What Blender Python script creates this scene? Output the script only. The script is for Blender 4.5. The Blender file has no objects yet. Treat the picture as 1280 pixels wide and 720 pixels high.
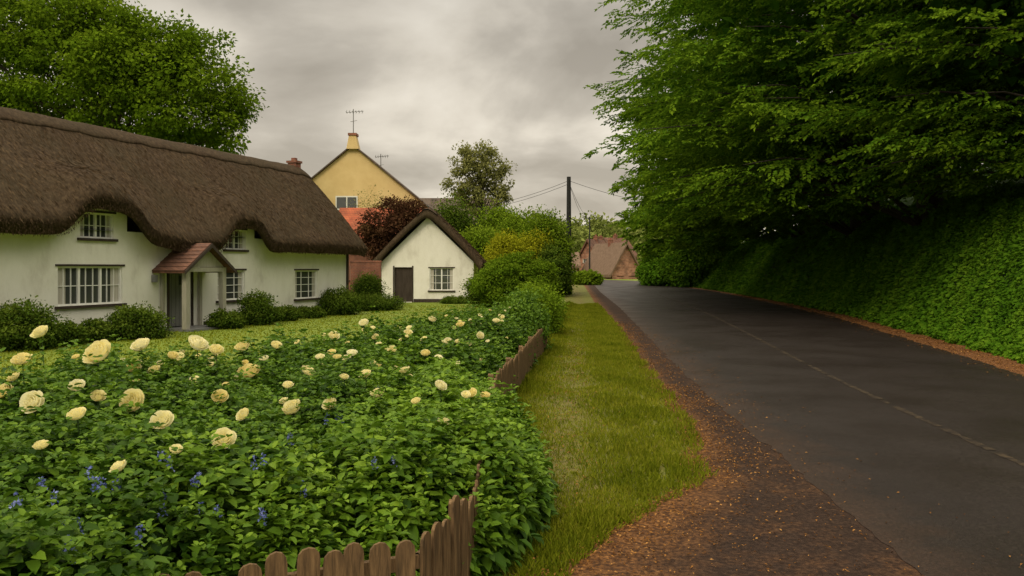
import bpy, math, numpy as np
from mathutils import Vector
rng=np.random.default_rng(7)
H0=2.0; F=1000.0; HY=335.0
scene=bpy.context.scene
col=scene.collection
# ---------------------------------------------------------------- helpers
def link(o,parent=None):
    col.objects.link(o)
    if parent: o.parent=parent
    return o
def empty(name):
    e=bpy.data.objects.new(name,None); e.empty_display_size=.2; return link(e)
def px(x,y,d): return np.array([(x-640)/F*d,d,H0-(y-HY)/F*d])
def mesh_np(name,V,Fc,mat,parent=None,var=None,smooth=False):
    V=np.asarray(V,dtype=np.float32).reshape(-1,3); Fc=np.asarray(Fc,dtype=np.int32)
    k=Fc.shape[1]; m=len(Fc)
    me=bpy.data.meshes.new(name)
    me.vertices.add(len(V)); me.vertices.foreach_set('co',V.ravel())
    me.loops.add(m*k); me.loops.foreach_set('vertex_index',Fc.ravel())
    me.polygons.add(m); me.polygons.foreach_set('loop_start',np.arange(0,m*k,k,dtype=np.int32))
    try: me.polygons.foreach_set('loop_total',np.full(m,k,dtype=np.int32))
    except Exception: pass
    if var is not None:
        a=me.attributes.new('var','FLOAT','POINT'); a.data.foreach_set('value',np.asarray(var,dtype=np.float32))
    me.update(calc_edges=True)
    if smooth: me.polygons.foreach_set('use_smooth',np.ones(m,dtype=bool))
    me.materials.append(mat)
    o=bpy.data.objects.new(name,me); return link(o,parent)
def nrm(a): return a/np.maximum(np.linalg.norm(a,axis=-1,keepdims=True),1e-9)
def leafgeo(P,A,N,L,W,kind=4,fold=.18,droop=.15):
    A=nrm(A); B=nrm(np.cross(A,N)); N2=np.cross(B,A)
    L=np.broadcast_to(np.asarray(L,float).reshape(-1,1),(len(P),1)); W=np.broadcast_to(np.asarray(W,float).reshape(-1,1),(len(P),1))
    n=len(P)
    if kind==4:
        V=np.stack([P,P+A*L*.45+B*W*.5+N2*W*fold,P+A*L-N2*L*droop,P+A*L*.45-B*W*.5+N2*W*fold],1)
        i=np.arange(n)[:,None]*4
        Fc=np.concatenate([i+[0,1,2],i+[0,2,3]],0)
    else:
        V=np.stack([P,P+A*L*.25+B*W*.46+N2*W*fold,P+A*L*.65+B*W*.40+N2*(W*fold-L*droop*.3),P+A*L-N2*L*droop,
                    P+A*L*.65-B*W*.40+N2*(W*fold-L*droop*.3),P+A*L*.25-B*W*.46+N2*W*fold],1)
        i=np.arange(n)[:,None]*6
        Fc=np.concatenate([i+[0,1,2,3],i+[0,3,4,5]],0)
    return V.reshape(-1,3),Fc
def leaf_obj(name,P,A,N,L,W,mat,var,parent=None,kind=4,**k):
    V,Fc=leafgeo(P,A,N,L,W,kind,**k)
    return mesh_np(name,V,Fc,mat,parent,np.repeat(var,kind))
def rdir(n):
    return nrm(rng.normal(size=(n,3)))
def tubes(name,paths,mat,parent=None,seg=7):
    VV=[];FF=[];b=0
    for pts,rad in paths:
        pts=np.asarray(pts,float); n=len(pts)
        T=np.gradient(pts,axis=0); T=nrm(T)
        ref=np.array([0,0,1.]) if abs(T[0][2])<.9 else np.array([1.,0,0])
        U=nrm(np.cross(T,ref)); Wv=np.cross(T,U)
        a=np.linspace(0,2*math.pi,seg,endpoint=False)
        R=np.asarray(rad,float).reshape(-1,1,1)
        V=pts[:,None]+R*(np.cos(a)[None,:,None]*U[:,None]+np.sin(a)[None,:,None]*Wv[:,None])
        VV.append(V.reshape(-1,3))
        for i in range(n-1):
            for j in range(seg):
                j2=(j+1)%seg
                FF.append((b+i*seg+j,b+i*seg+j2,b+(i+1)*seg+j2,b+(i+1)*seg+j))
        b+=n*seg
    return mesh_np(name,np.concatenate(VV),FF,mat,parent,smooth=True)
def fnoise(x,y,s=1.0):
    x=x*s;y=y*s
    return (np.sin(x*1.7+y*.9+1.3)+np.sin(x*-1.1+y*2.3+.7)+.6*np.sin(x*3.9+y*1.7)+.6*np.sin(x*2.1-y*4.3+2.)+.4*np.sin(x*7.3+y*6.1)+.4*np.sin(-x*6.7+y*8.9))/4.0
# ---------------------------------------------------------------- materials
def newmat(name):
    m=bpy.data.materials.new(name); m.use_nodes=True; nt=m.node_tree; nt.nodes.clear()
    return m,nt,nt.nodes.new,nt.links.new
def ramp(nt,stops):
    r=nt.nodes.new('ShaderNodeValToRGB'); e=r.color_ramp.elements
    e[0].position=stops[0][0]; e[0].color=(*stops[0][1],1)
    e[1].position=stops[-1][0]; e[1].color=(*stops[-1][1],1)
    for p,c in stops[1:-1]:
        x=e.new(p); x.color=(*c,1)
    return r
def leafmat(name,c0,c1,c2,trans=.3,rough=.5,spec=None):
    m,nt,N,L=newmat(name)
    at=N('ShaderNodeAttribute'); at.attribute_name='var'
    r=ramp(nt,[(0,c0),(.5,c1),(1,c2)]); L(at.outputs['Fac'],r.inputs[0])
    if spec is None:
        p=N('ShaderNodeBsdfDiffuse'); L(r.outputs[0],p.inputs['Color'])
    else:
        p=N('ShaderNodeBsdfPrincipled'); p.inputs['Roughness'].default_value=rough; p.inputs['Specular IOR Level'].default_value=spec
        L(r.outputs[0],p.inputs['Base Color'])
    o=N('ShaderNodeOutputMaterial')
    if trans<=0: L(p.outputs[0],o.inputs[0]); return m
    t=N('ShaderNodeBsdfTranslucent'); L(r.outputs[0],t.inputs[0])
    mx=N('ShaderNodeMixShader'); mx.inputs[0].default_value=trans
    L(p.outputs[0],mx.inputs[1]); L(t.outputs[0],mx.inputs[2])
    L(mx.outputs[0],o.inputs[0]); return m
def surf(name,stops,scale=5,detail=8,rough=.85,bump=.3,bscale=None,stretch=None,spec=.3,rr=None,dist=.02,big=None,across=None):
    m,nt,N,L=newmat(name)
    tc=N('ShaderNodeNewGeometry'); src=tc.outputs['Position']
    mp=N('ShaderNodeMapping'); L(src,mp.inputs[0])
    if stretch: mp.inputs['Scale'].default_value=stretch
    nz=N('ShaderNodeTexNoise'); nz.inputs['Scale'].default_value=scale; nz.inputs['Detail'].default_value=detail; nz.inputs['Roughness'].default_value=.65
    L(mp.outputs[0],nz.inputs['Vector'])
    r=ramp(nt,stops); L(nz.outputs['Fac'],r.inputs[0]); colr=r.outputs[0]
    if big:
        n2=N('ShaderNodeTexNoise'); n2.inputs['Scale'].default_value=big[0]; n2.inputs['Detail'].default_value=5; L(src,n2.inputs['Vector'])
        r2=ramp(nt,[(.35,(0,0,0)),(.65,(1,1,1))]); L(n2.outputs['Fac'],r2.inputs[0])
        mx=N('ShaderNodeMix'); mx.data_type='RGBA'; mx.blend_type='MIX'
        ml=N('ShaderNodeMath'); ml.operation='MULTIPLY'; ml.inputs[1].default_value=big[2]; L(r2.outputs[0],ml.inputs[0])
        L(ml.outputs[0],mx.inputs[0]); L(colr,mx.inputs[6]); mx.inputs[7].default_value=(*big[1],1); colr=mx.outputs[2]
    if across:   # second colour set blended in by the mesh attribute 'var' broken up with noise
        r3=ramp(nt,across); L(nz.outputs['Fac'],r3.inputs[0])
        at=N('ShaderNodeAttribute'); at.attribute_name='var'
        n4=N('ShaderNodeTexNoise'); n4.inputs['Scale'].default_value=1.6; n4.inputs['Detail'].default_value=10; n4.inputs['Roughness'].default_value=.7; L(src,n4.inputs['Vector'])
        ms=N('ShaderNodeMath'); ms.operation='MULTIPLY_ADD'; ms.inputs[1].default_value=1.8; ms.inputs[2].default_value=-.9; L(n4.outputs['Fac'],ms.inputs[0])
        ad=N('ShaderNodeMath'); ad.operation='ADD'; ad.use_clamp=True; L(at.outputs['Fac'],ad.inputs[0]); L(ms.outputs[0],ad.inputs[1])
        mx=N('ShaderNodeMix'); mx.data_type='RGBA'; L(ad.outputs[0],mx.inputs[0]); L(colr,mx.inputs[6]); L(r3.outputs[0],mx.inputs[7]); colr=mx.outputs[2]
    p=N('ShaderNodeBsdfPrincipled'); L(colr,p.inputs['Base Color']); p.inputs['Roughness'].default_value=rough; p.inputs['Specular IOR Level'].default_value=spec
    if rr:
        n3=N('ShaderNodeTexNoise'); n3.inputs['Scale'].default_value=.7; n3.inputs['Detail'].default_value=6; L(src,n3.inputs['Vector'])
        q=N('ShaderNodeMapRange'); q.inputs[1].default_value=.35;q.inputs[2].default_value=.65;q.inputs[3].default_value=rr[0];q.inputs[4].default_value=rr[1]
        L(n3.outputs['Fac'],q.inputs[0]); L(q.outputs[0],p.inputs['Roughness'])
    nb=N('ShaderNodeTexNoise'); nb.inputs['Scale'].default_value=bscale or scale*3; nb.inputs['Detail'].default_value=6; L(mp.outputs[0],nb.inputs['Vector'])
    b=N('ShaderNodeBump'); b.inputs['Strength'].default_value=bump; b.inputs['Distance'].default_value=dist; L(nb.outputs['Fac'],b.inputs['Height']); L(b.outputs[0],p.inputs['Normal'])
    o=N('ShaderNodeOutputMaterial'); L(p.outputs[0],o.inputs[0]); return m
def brickmat(name,c1,c2,mortar,scale=4.,row=.5,w=1.0,bump=.5):
    m,nt,N,L=newmat(name)
    g=N('ShaderNodeTexCoord'); sp=N('ShaderNodeSeparateXYZ'); L(g.outputs['Object'],sp.inputs[0])
    ad=N('ShaderNodeMath'); ad.operation='ADD'; L(sp.outputs[0],ad.inputs[0]); L(sp.outputs[1],ad.inputs[1])
    cb=N('ShaderNodeCombineXYZ'); L(ad.outputs[0],cb.inputs[0]); L(sp.outputs[2],cb.inputs[1])
    bt=N('ShaderNodeTexBrick'); bt.inputs['Scale'].default_value=scale; bt.inputs['Color1'].default_value=(*c1,1); bt.inputs['Color2'].default_value=(*c2,1); bt.inputs['Mortar'].default_value=(*mortar,1)
    bt.inputs['Brick Width'].default_value=w; bt.inputs['Row Height'].default_value=row; bt.inputs['Mortar Size'].default_value=.03
    L(cb.outputs[0],bt.inputs['Vector'])
    nz=N('ShaderNodeTexNoise'); nz.inputs['Scale'].default_value=1.3; nz.inputs['Detail'].default_value=8; L(g.outputs['Object'],nz.inputs['Vector'])
    rp=ramp(nt,[(.3,(.45,.45,.45)),(.7,(1.1,1.1,1.1))]); L(nz.outputs['Fac'],rp.inputs[0])
    mx=N('ShaderNodeMix'); mx.data_type='RGBA'; mx.blend_type='MULTIPLY'; mx.inputs[0].default_value=1; L(bt.outputs[0],mx.inputs[6]); L(rp.outputs[0],mx.inputs[7])
    p=N('ShaderNodeBsdfPrincipled'); p.inputs['Roughness'].default_value=.85; L(mx.outputs[2],p.inputs['Base Color'])
    b=N('ShaderNodeBump'); b.inputs['Strength'].default_value=bump; b.inputs['Distance'].default_value=.02; b.invert=True; L(bt.outputs['Fac'],b.inputs['Height']); L(b.outputs[0],p.inputs['Normal'])
    o=N('ShaderNodeOutputMaterial'); L(p.outputs[0],o.inputs[0]); return m
M={}
M['grass']=surf('grass_ground',[(.3,(.08,.125,.010)),(.5,(.14,.195,.014)),(.7,(.20,.24,.02))],scale=3,bscale=60,bump=.6,big=(.25,(.15,.20,.015),.5))
M['verge']=surf('verge_ground',[(.3,(.07,.08,.012)),(.5,(.13,.14,.018)),(.7,(.18,.15,.04))],scale=9,bscale=60,bump=.9,across=[(.3,(.06,.04,.016)),(.5,(.14,.09,.03)),(.7,(.21,.15,.06))])
M['asphalt']=surf('asphalt',[(.3,(.012,.0092,.008)),(.5,(.022,.0165,.0145)),(.72,(.046,.036,.031))],scale=45,detail=10,bscale=140,bump=.5,dist=.006,rr=(.42,.62),spec=.22,big=(.45,(.016,.0115,.010),.6),across=[(.3,(.022,.013,.009)),(.5,(.04,.023,.015)),(.7,(.075,.042,.027))])
M['dirt']=surf('red_gravel',[(.30,(.028,.015,.011)),(.45,(.095,.045,.02)),(.56,(.20,.09,.03)),(.70,(.34,.17,.06))],scale=26,detail=12,bscale=90,bump=.9,dist=.014,across=[(.3,(.018,.0105,.008)),(.5,(.033,.020,.0145)),(.72,(.07,.042,.028))],spec=.12)
M['litter']=surf('leaf_litter_ground',[(.3,(.06,.025,.010)),(.5,(.17,.07,.022)),(.7,(.28,.13,.045))],scale=18,detail=10,bscale=60,bump=.9)
M['soil']=surf('soil',[(.3,(.008,.008,.004)),(.7,(.025,.02,.01))],scale=10)
M['bank']=surf('bank_soil',[(.3,(.015,.035,.004)),(.7,(.035,.08,.008))],scale=6)
M['line']=surf('worn_paint',[(.40,(.019,.0145,.012)),(.52,(.036,.027,.019)),(.68,(.085,.062,.036))],scale=7,rough=.75,detail=12,spec=.15)
M['plaster']=surf('white_plaster',[(.25,(.56,.54,.47)),(.45,(.72,.71,.64)),(.7,(.79,.78,.72))],scale=1.6,detail=10,bscale=14,bump=.5,dist=.02,rough=.9,stretch=(1,1,.5))
M['thatch']=surf('thatch',[(.3,(.034,.022,.014)),(.5,(.068,.046,.029)),(.7,(.12,.083,.05))],scale=5,detail=12,bscale=30,bump=.8,dist=.05,stretch=(2,2,.6),rough=.95,spec=.1,big=(.6,(.05,.042,.023),.5))
M['straw']=leafmat('thatch_straw',(.034,.023,.013),(.070,.048,.029),(.13,.092,.055),trans=0)
M['timber']=surf('dark_timber',[(.3,(.025,.018,.013)),(.7,(.06,.045,.035))],scale=8,stretch=(1,1,.2))
M['greywood']=surf('grey_door_wood',[(.3,(.13,.135,.12)),(.7,(.22,.22,.20))],scale=6,stretch=(6,6,.3))
M['porchwood']=surf('porch_wood',[(.3,(.26,.25,.20)),(.7,(.42,.40,.33))],scale=6,stretch=(6,6,.4))
M['white']=surf('white_paint',[(.3,(.7,.7,.66)),(.7,(.8,.8,.76))],scale=6,rough=.5)
M['fence']=surf('fence_wood',[(.3,(.05,.032,.016)),(.5,(.14,.085,.04)),(.7,(.24,.15,.07))],scale=9,stretch=(5,5,.5),bscale=30,bump=.6,dist=.008)
M['bark']=surf('bark',[(.3,(.02,.016,.012)),(.7,(.06,.05,.04))],scale=6,stretch=(3,3,.6),bump=.8)
M['pole']=surf('pole_wood',[(.3,(.012,.014,.014)),(.7,(.03,.03,.028))],scale=6)
M['yellow']=surf('yellow_render',[(.3,(.58,.42,.19)),(.7,(.70,.54,.27))],scale=.8,detail=10,bump=.2)
M['tile']=brickmat('clay_tiles',(.13,.055,.032),(.19,.085,.05),(.05,.025,.018),scale=5,row=.6,w=.7)
M['orange_tile']=brickmat('orange_tiles',(.42,.09,.035),(.48,.13,.05),(.15,.05,.03),scale=4,row=.6,w=.7)
M['slate']=brickmat('slate_tiles',(.10,.07,.05),(.14,.10,.075),(.05,.04,.03),scale=4,row=.6,w=.8)
M['brick']=brickmat('red_brick',(.32,.11,.06),(.24,.08,.05),(.25,.2,.16),scale=6,row=.45,w=1.)
M['pink']=brickmat('pink_brick',(.44,.21,.13),(.30,.13,.08),(.36,.26,.19),scale=1.6,row=.45,w=1.)
def glassmat():
    m,nt,N,L=newmat('window_glass'); p=N('ShaderNodeBsdfPrincipled'); p.inputs['Base Color'].default_value=(.05,.055,.05,1); p.inputs['Roughness'].default_value=.08
    p.inputs['Specular IOR Level'].default_value=.8
    nz=N('ShaderNodeTexNoise'); nz.inputs['Scale'].default_value=2.5; b=N('ShaderNodeBump'); b.inputs['Strength'].default_value=.3;b.inputs['Distance'].default_value=.06
    g=N('ShaderNodeNewGeometry'); L(g.outputs['Position'],nz.inputs['Vector']); L(nz.outputs['Fac'],b.inputs['Height']); L(b.outputs[0],p.inputs['Normal'])
    o=N('ShaderNodeOutputMaterial'); L(p.outputs[0],o.inputs[0]); return m
M['glass']=glassmat()
M['metal']=surf('grey_metal',[(.3,(.12,.12,.12)),(.7,(.2,.2,.2))],scale=5,rough=.5)
M['curtain']=surf('curtain',[(.3,(.35,.33,.28)),(.7,(.5,.48,.42))],scale=3,stretch=(8,8,.3))
M['beech']=leafmat('beech_leaves',(.024,.068,.005),(.065,.145,.009),(.17,.27,.016),trans=.35)
M['oak']=leafmat('oak_leaves',(.05,.10,.006),(.10,.17,.009),(.17,.245,.015),trans=.3)
M['ivy']=leafmat('ivy_leaves',(.035,.10,.007),(.085,.195,.012),(.16,.285,.02),trans=.35)
M['roseleaf']=leafmat('rose_leaves',(.022,.062,.006),(.065,.14,.010),(.15,.255,.018),trans=.3,rough=.5,spec=.13)
M['herb']=leafmat('herb_leaves',(.04,.10,.008),(.11,.21,.014),(.20,.32,.024),trans=.3,rough=.5,spec=.15)
M['shrub']=leafmat('shrub_leaves',(.022,.05,.006),(.055,.10,.011),(.13,.18,.022),trans=.25)
M['hedge']=leafmat('hedge_leaves',(.06,.125,.008),(.125,.205,.012),(.20,.28,.022),trans=.3)
M['hedge2']=leafmat('yellow_hedge_leaves',(.15,.18,.008),(.24,.26,.012),(.34,.34,.02),trans=.3)
M['purple']=leafmat('purple_leaves',(.035,.018,.012),(.075,.035,.02),(.12,.07,.03),trans=.25)
M['olive']=leafmat('olive_leaves',(.13,.14,.04),(.20,.21,.065),(.29,.29,.10),trans=.35)
M['far']=leafmat('distant_leaves',(.10,.13,.03),(.16,.20,.045),(.23,.26,.07),trans=.2)
M['blade']=leafmat('grass_blades',(.09,.125,.008),(.20,.235,.014),(.34,.32,.04),trans=.35)
M['fallen']=leafmat('fallen_leaves',(.08,.035,.015),(.24,.11,.03),(.42,.22,.07),trans=.1)
M['petal']=leafmat('cream_petals',(.82,.70,.28),(.88,.82,.46),(.90,.87,.62),trans=.3,rough=.6,spec=.2)
M['blue']=leafmat('blue_petals',(.08,.11,.32),(.15,.19,.46),(.26,.30,.58),trans=.2)
# ---------------------------------------------------------------- frame builder
class Fr:
    def __init__(s,O,u,out): s.O=np.array([O[0],O[1],0.]); s.u=np.array([u[0],u[1],0.]); s.o=np.array([out[0],out[1],0.]); s.b={}
    def P(s,a,o,z): return s.O+s.u*a+s.o*o+np.array([0,0,z])
    def poly(s,key,pts,faces):
        V,Fc=s.b.setdefault(key,([],[])); b=len(V); V.extend(s.P(*p) for p in pts); Fc.extend([tuple(b+i for i in f) for f in faces])
    def box(s,key,a0,a1,o0,o1,z0,z1):
        s.poly(key,[(a0,o0,z0),(a1,o0,z0),(a1,o1,z0),(a0,o1,z0),(a0,o0,z1),(a1,o0,z1),(a1,o1,z1),(a0,o1,z1)],
          [(0,3,2,1),(4,5,6,7),(0,1,5,4),(1,2,6,5),(2,3,7,6),(3,0,4,7)])
    def flush(s,parent):
        for (name,mk),(V,Fc) in s.b.items():
            me=bpy.data.meshes.new(name); me.from_pydata([tuple(v) for v in V],[],Fc); me.update(); me.materials.append(M[mk])
            link(bpy.data.objects.new(name,me),parent)
    def wall(s,key,a0,a1,z0,z1,holes,th=.3,o=0.):
        A=sorted({a0,a1,*[h[0] for h in holes],*[h[1] for h in holes]}); Z=sorted({z0,z1,*[h[2] for h in holes],*[h[3] for h in holes]})
        for i in range(len(A)-1):
            for j in range(len(Z)-1):
                am=(A[i]+A[i+1])/2; zm=(Z[j]+Z[j+1])/2
                if any(h[0]<am<h[1] and h[2]<zm<h[3] for h in holes): continue
                s.poly(key,[(A[i],o,Z[j]),(A[i+1],o,Z[j]),(A[i+1],o,Z[j+1]),(A[i],o,Z[j+1])],[(0,1,2,3)])
        for h in holes:
            for p,q in (((h[0],h[2]),(h[0],h[3])),((h[0],h[3]),(h[1],h[3])),((h[1],h[3]),(h[1],h[2])),((h[1],h[2]),(h[0],h[2]))):
                s.poly(key,[(p[0],o,p[1]),(q[0],o,q[1]),(q[0],o-th,q[1]),(p[0],o-th,p[1])],[(0,1,2,3)])
    def window(s,a0,a1,z0,z1,cols,rows,lights=1,o=0.,lintel=True,fr=.05,inset=.07):
        q=o-inset
        s.box(('window_glass','glass'),a0+.01,a1-.01,q-.06,q-.045,z0+.01,z1-.01)
        k=('window_frames','white')
        s.box(k,a0,a0+fr,q-.05,q+.02,z0,z1); s.box(k,a1-fr,a1,q-.05,q+.02,z0,z1)
        s.box(k,a0+fr,a1-fr,q-.05,q+.018,z0,z0+fr); s.box(k,a0+fr,a1-fr,q-.05,q+.018,z1-fr,z1)
        W=(a1-a0)/lights
        cw=(a1-a0)*.13
        s.box(('curtains','curtain'),a0+fr,a0+fr+cw,q-.044,q-.040,z0+fr,z1-fr); s.box(('curtains','curtain'),a1-fr-cw,a1-fr,q-.044,q-.040,z0+fr,z1-fr)
        for l in range(1,lights): s.box(k,a0+W*l-.035,a0+W*l+.035,q-.05,q+.014,z0+fr,z1-fr)
        for l in range(lights):
            for c in range(1,cols):
                x=a0+W*l+W*c/cols; s.box(k,x-.011,x+.011,q-.038,q-.008,z0+fr,z1-fr)
        for r in range(1,rows):
            z=z0+(z1-z0)*r/rows; s.box(k,a0+fr,a1-fr,q-.038,q-.011,z-.011,z+.011)
        s.box(('window_sills','timber'),a0-.1,a1+.1,o-.06,o+.08,z0-.08,z0-.001)
        if lintel: s.box(('window_lintels','timber'),a0-.08,a1+.08,o-.02,o+.025,z1+.001,z1+.06)
# ---------------------------------------------------------------- thatch
def thatch(parent,O,u,n,s0,s1,half,zr,ze,th=.42,bump=None,nst=25000):
    u=np.array([u[0],u[1],0.]);n=np.array([n[0],n[1],0.]);O=np.array([O[0],O[1],0.])
    def zf(s,t):
        a=np.abs(t); z=zr-(np.sqrt(a*a+.006)-.0775)/(math.sqrt(1.006)-.0775)*(zr-ze)
        z=z+.077*np.sin(a*math.pi)
        if bump is not None:
            w=np.clip((a-.42)/.5,0,1); w=w*w*(3-2*w)
            z=z+np.where(t<0,bump(s)*w,0)
        z=z+.03*fnoise(s,t*half,1.1)
        e=np.minimum(s-s0,s1-s); z=z-.10*np.clip(1-e/.8,0,1)**2
        return z
    ns=int((s1-s0)/.2)+2; nt=37
    S,T=np.meshgrid(np.linspace(s0,s1,ns),np.linspace(-1,1,nt),indexing='ij')
    Z=zf(S,T)
    top=O+u*S[...,None]+n*(T*half)[...,None]; top[...,2]=Z
    bot=top.copy(); bot[...,2]=Z-th; bot+= n*(-.16*(np.sign(T)*(np.abs(T)**6))[...,None])
    V=np.concatenate([top.reshape(-1,3),bot.reshape(-1,3)]); m=ns*nt
    Fc=[]
    idx=lambda i,j:i*nt+j
    for i in range(ns-1):
        for j in range(nt-1):
            a,b,c,d=idx(i,j),idx(i+1,j),idx(i+1,j+1),idx(i,j+1)
            Fc.append((a,b,c,d)); Fc.append((m+d,m+c,m+b,m+a))
        for j in (0,nt-1):
            a,b=idx(i,j),idx(i+1,j); Fc.append((a,m+a,m+b,b))
    for j in range(nt-1):
        for i in (0,ns-1):
            a,b=idx(i,j),idx(i,j+1); Fc.append((a,b,m+b,m+a))
    mesh_np('thatch_roof',V,Fc,M['thatch'],parent,smooth=False)
    s=rng.uniform(s0,s1,nst); t=rng.uniform(-1,1,nst)
    def pt(s,t,dz=0):
        p=O+u*s[:,None]+n*(t*half)[:,None]; p[:,2]=zf(s,t)+dz; return p
    P=pt(s,t,.0); sg=np.sign(t); P2=pt(s,np.clip(t+sg*.06,-1.08,1.08),.0)
    A=nrm(P2-P)+rng.normal(size=(nst,3))*.07; A[:,2]+=.03
    N=np.tile([0,0,1.],(nst,1))+rng.normal(size=(nst,3))*.4
    cv=np.clip(rng.random(nst)*.8+.25*fnoise(s,t*2,.9),0,1)
    leaf_obj('thatch_straw',P,A,N,rng.uniform(.10,.28,nst),rng.uniform(.012,.03,nst),M['straw'],cv,parent,droop=0,fold=.1)
    ne=nst//4; s=rng.uniform(s0,s1,ne); t=np.where(rng.random(ne)<.7,-1.,1.)
    P=pt(s,t,0); P[:,2]-=rng.uniform(0,th,ne); A=np.sign(t)[:,None]*n*.15+np.array([0,0,-.8])+rng.normal(size=(ne,3))*.18
    leaf_obj('thatch_fringe',P,A,rdir(ne),rng.uniform(.04,.10,ne),.018,M['straw'],rng.random(ne)*.6,parent,droop=0)
    nc=9; Tc=np.linspace(-.17,.17,nc); ss=np.arange(s0-.02,s1+.02,.12); V=[];Fc=[]
    for i,sv in enumerate(ss):
        k=1+.08*abs(math.sin(sv*2.6))
        for tt in Tc:
            p=O+u*sv+n*(tt*k*half); V.append((p[0],p[1],float(zf(np.array(np.clip(sv,s0,s1)),np.array(tt*k)))+.08))
        for tt in Tc[::-1]:
            p=O+u*sv+n*(tt*k*half); V.append((p[0],p[1],float(zf(np.array(np.clip(sv,s0,s1)),np.array(tt*k)))-.03))
    r=2*nc
    for i in range(len(ss)-1):
        for j in range(r): Fc.append((i*r+j,i*r+(j+1)%r,(i+1)*r+(j+1)%r,(i+1)*r+j))
    mesh_np('thatch_ridge_cap',V,Fc,M['thatch'],parent)
# ---------------------------------------------------------------- curves of road
RL=np.array([(-20,2.2),(0,2.5),(5.2,2.65),(7.8,2.8),(11.4,2.97),(17,3.4),(25,4.1),(40,5.4),(66,7.3),(90,9.3),(117,11.0)])
RR=np.array([(-20,6.8),(0,7.6),(8,8.4),(14.8,9.5),(22,11),(33,13.2),(50,15.4),(66,17),(90,18.4),(117,19.2),(150,28),(200,36)])
DL=np.array([(-20,-1.2),(0,-.9),(3,-.4),(5.2,.26),(6.15,.74),(7.3,1.6),(8.9,1.96),(10.8,2.2),(17.4,2.65),(25,3.3),(44,4.6),(66,6.3),(117,10.2)])
rl=lambda d:np.interp(d,RL[:,0],RL[:,1]); rr_=lambda d:np.interp(d,RR[:,0],RR[:,1]); dl=lambda d:np.interp(d,DL[:,0],DL[:,1])
def strip(name,Lp,Rp,z,mat,nc=6,vf=None):
    Lp=np.array(Lp);Rp=np.array(Rp); n=len(Lp); V=[];Fc=[];va=[]
    for i in range(n):
        for j in range(nc+1):
            p=Lp[i]*(1-j/nc)+Rp[i]*j/nc; V.append((p[0],p[1],z)); va.append(vf(j/nc,p[1]) if vf else 0.)
    for i in range(n-1):
        for j in range(nc):
            a=i*(nc+1)+j; Fc.append((a,a+1,a+nc+2,a+nc+1))
    return mesh_np(name,V,Fc,mat,var=va)
ds=np.concatenate([np.arange(-20,40,.12),np.arange(40,118,1.)])
edge=lambda d,s,k:fnoise(d,d*0+s,k)
L=[(rl(d)+.06*float(edge(d,3.,2.2))+.035*float(edge(d,1.,9.)),d) for d in ds]; R=[(rr_(d)+.10*float(edge(d,9.,1.2))+.03*float(edge(d,1.,8.)),d) for d in ds]
for a in np.linspace(.1,1,12):
    th=a*1.25; L.append((11.0-22*(1-math.cos(th)),117+22*math.sin(th))); R.append((19.3-31*(1-math.cos(th))+.5,117+36*math.sin(th)))
L.append((-60,168)); R.append((-58,182))
g=600; me_n=60
xs=np.linspace(-g,g,me_n); V=[(x,y+200,0) for y in xs for x in xs]
Fc=[(j*me_n+i,j*me_n+i+1,(j+1)*me_n+i+1,(j+1)*me_n+i) for j in range(me_n-1) for i in range(me_n-1)]
V=np.array(V); V[:,:2]*=np.array([2.5,2.5]); mesh_np('ground',V,Fc,M['grass'])
strip('road',L,R,.012,M['asphalt'],20,lambda t,y:max(0,.95-t*6)+max(0,(t-.88)*5)-.25)
d2=ds[ds<=117]
strip('gravel_verge',[(dl(d)+.10*float(edge(d,5.,2.5))+.04*float(edge(d,2.,8.)),d) for d in d2],[(rl(d)+.3,d) for d in d2],.008,M['dirt'],12,lambda t,y:min(1,t*2.2+.02))
strip('leaf_litter_verge',[(rr_(d)-.3,d) for d in d2],[(rr_(d)+1.9,d) for d in d2],.008,M['litter'],3)
VLp=np.array([(-20,-3.),(2,-1.4),(4.,-1.),(4.5,-.35),(10.5,-.25),(16,.3),(25,1.2),(44,3.2),(66,4.6),(117,8.)])
vl=lambda d:np.interp(d,VLp[:,0],VLp[:,1])
strip('grass_verge',[(vl(d)-.3,d) for d in d2],[(dl(d)+.35,d) for d in d2],.004,M['verge'],14,lambda t,y:.42*math.exp(-((t-.42)/.2)**2)+max(0,(t-.85)*4)-.1+(.4 if y<5.5 else 0))
cd=np.arange(2,60,.12)
V=[];Fc=[]
for i,d in enumerate(cd):
    c=rl(d)+(rr_(d)-rl(d))*(.42); w=.05+.03*float(fnoise(d,1.,5.))
    V+= [(c-w,d,.016),(c+w,d,.016)]
for i in range(len(cd)-1):
    if float(fnoise(cd[i],4.,2.3))+.4*float(fnoise(cd[i],2.,9.))>-.4: Fc.append((2*i,2*i+1,2*i+3,2*i+2))
mesh_np('road_centre_line',V,Fc,M['line'])
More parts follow.
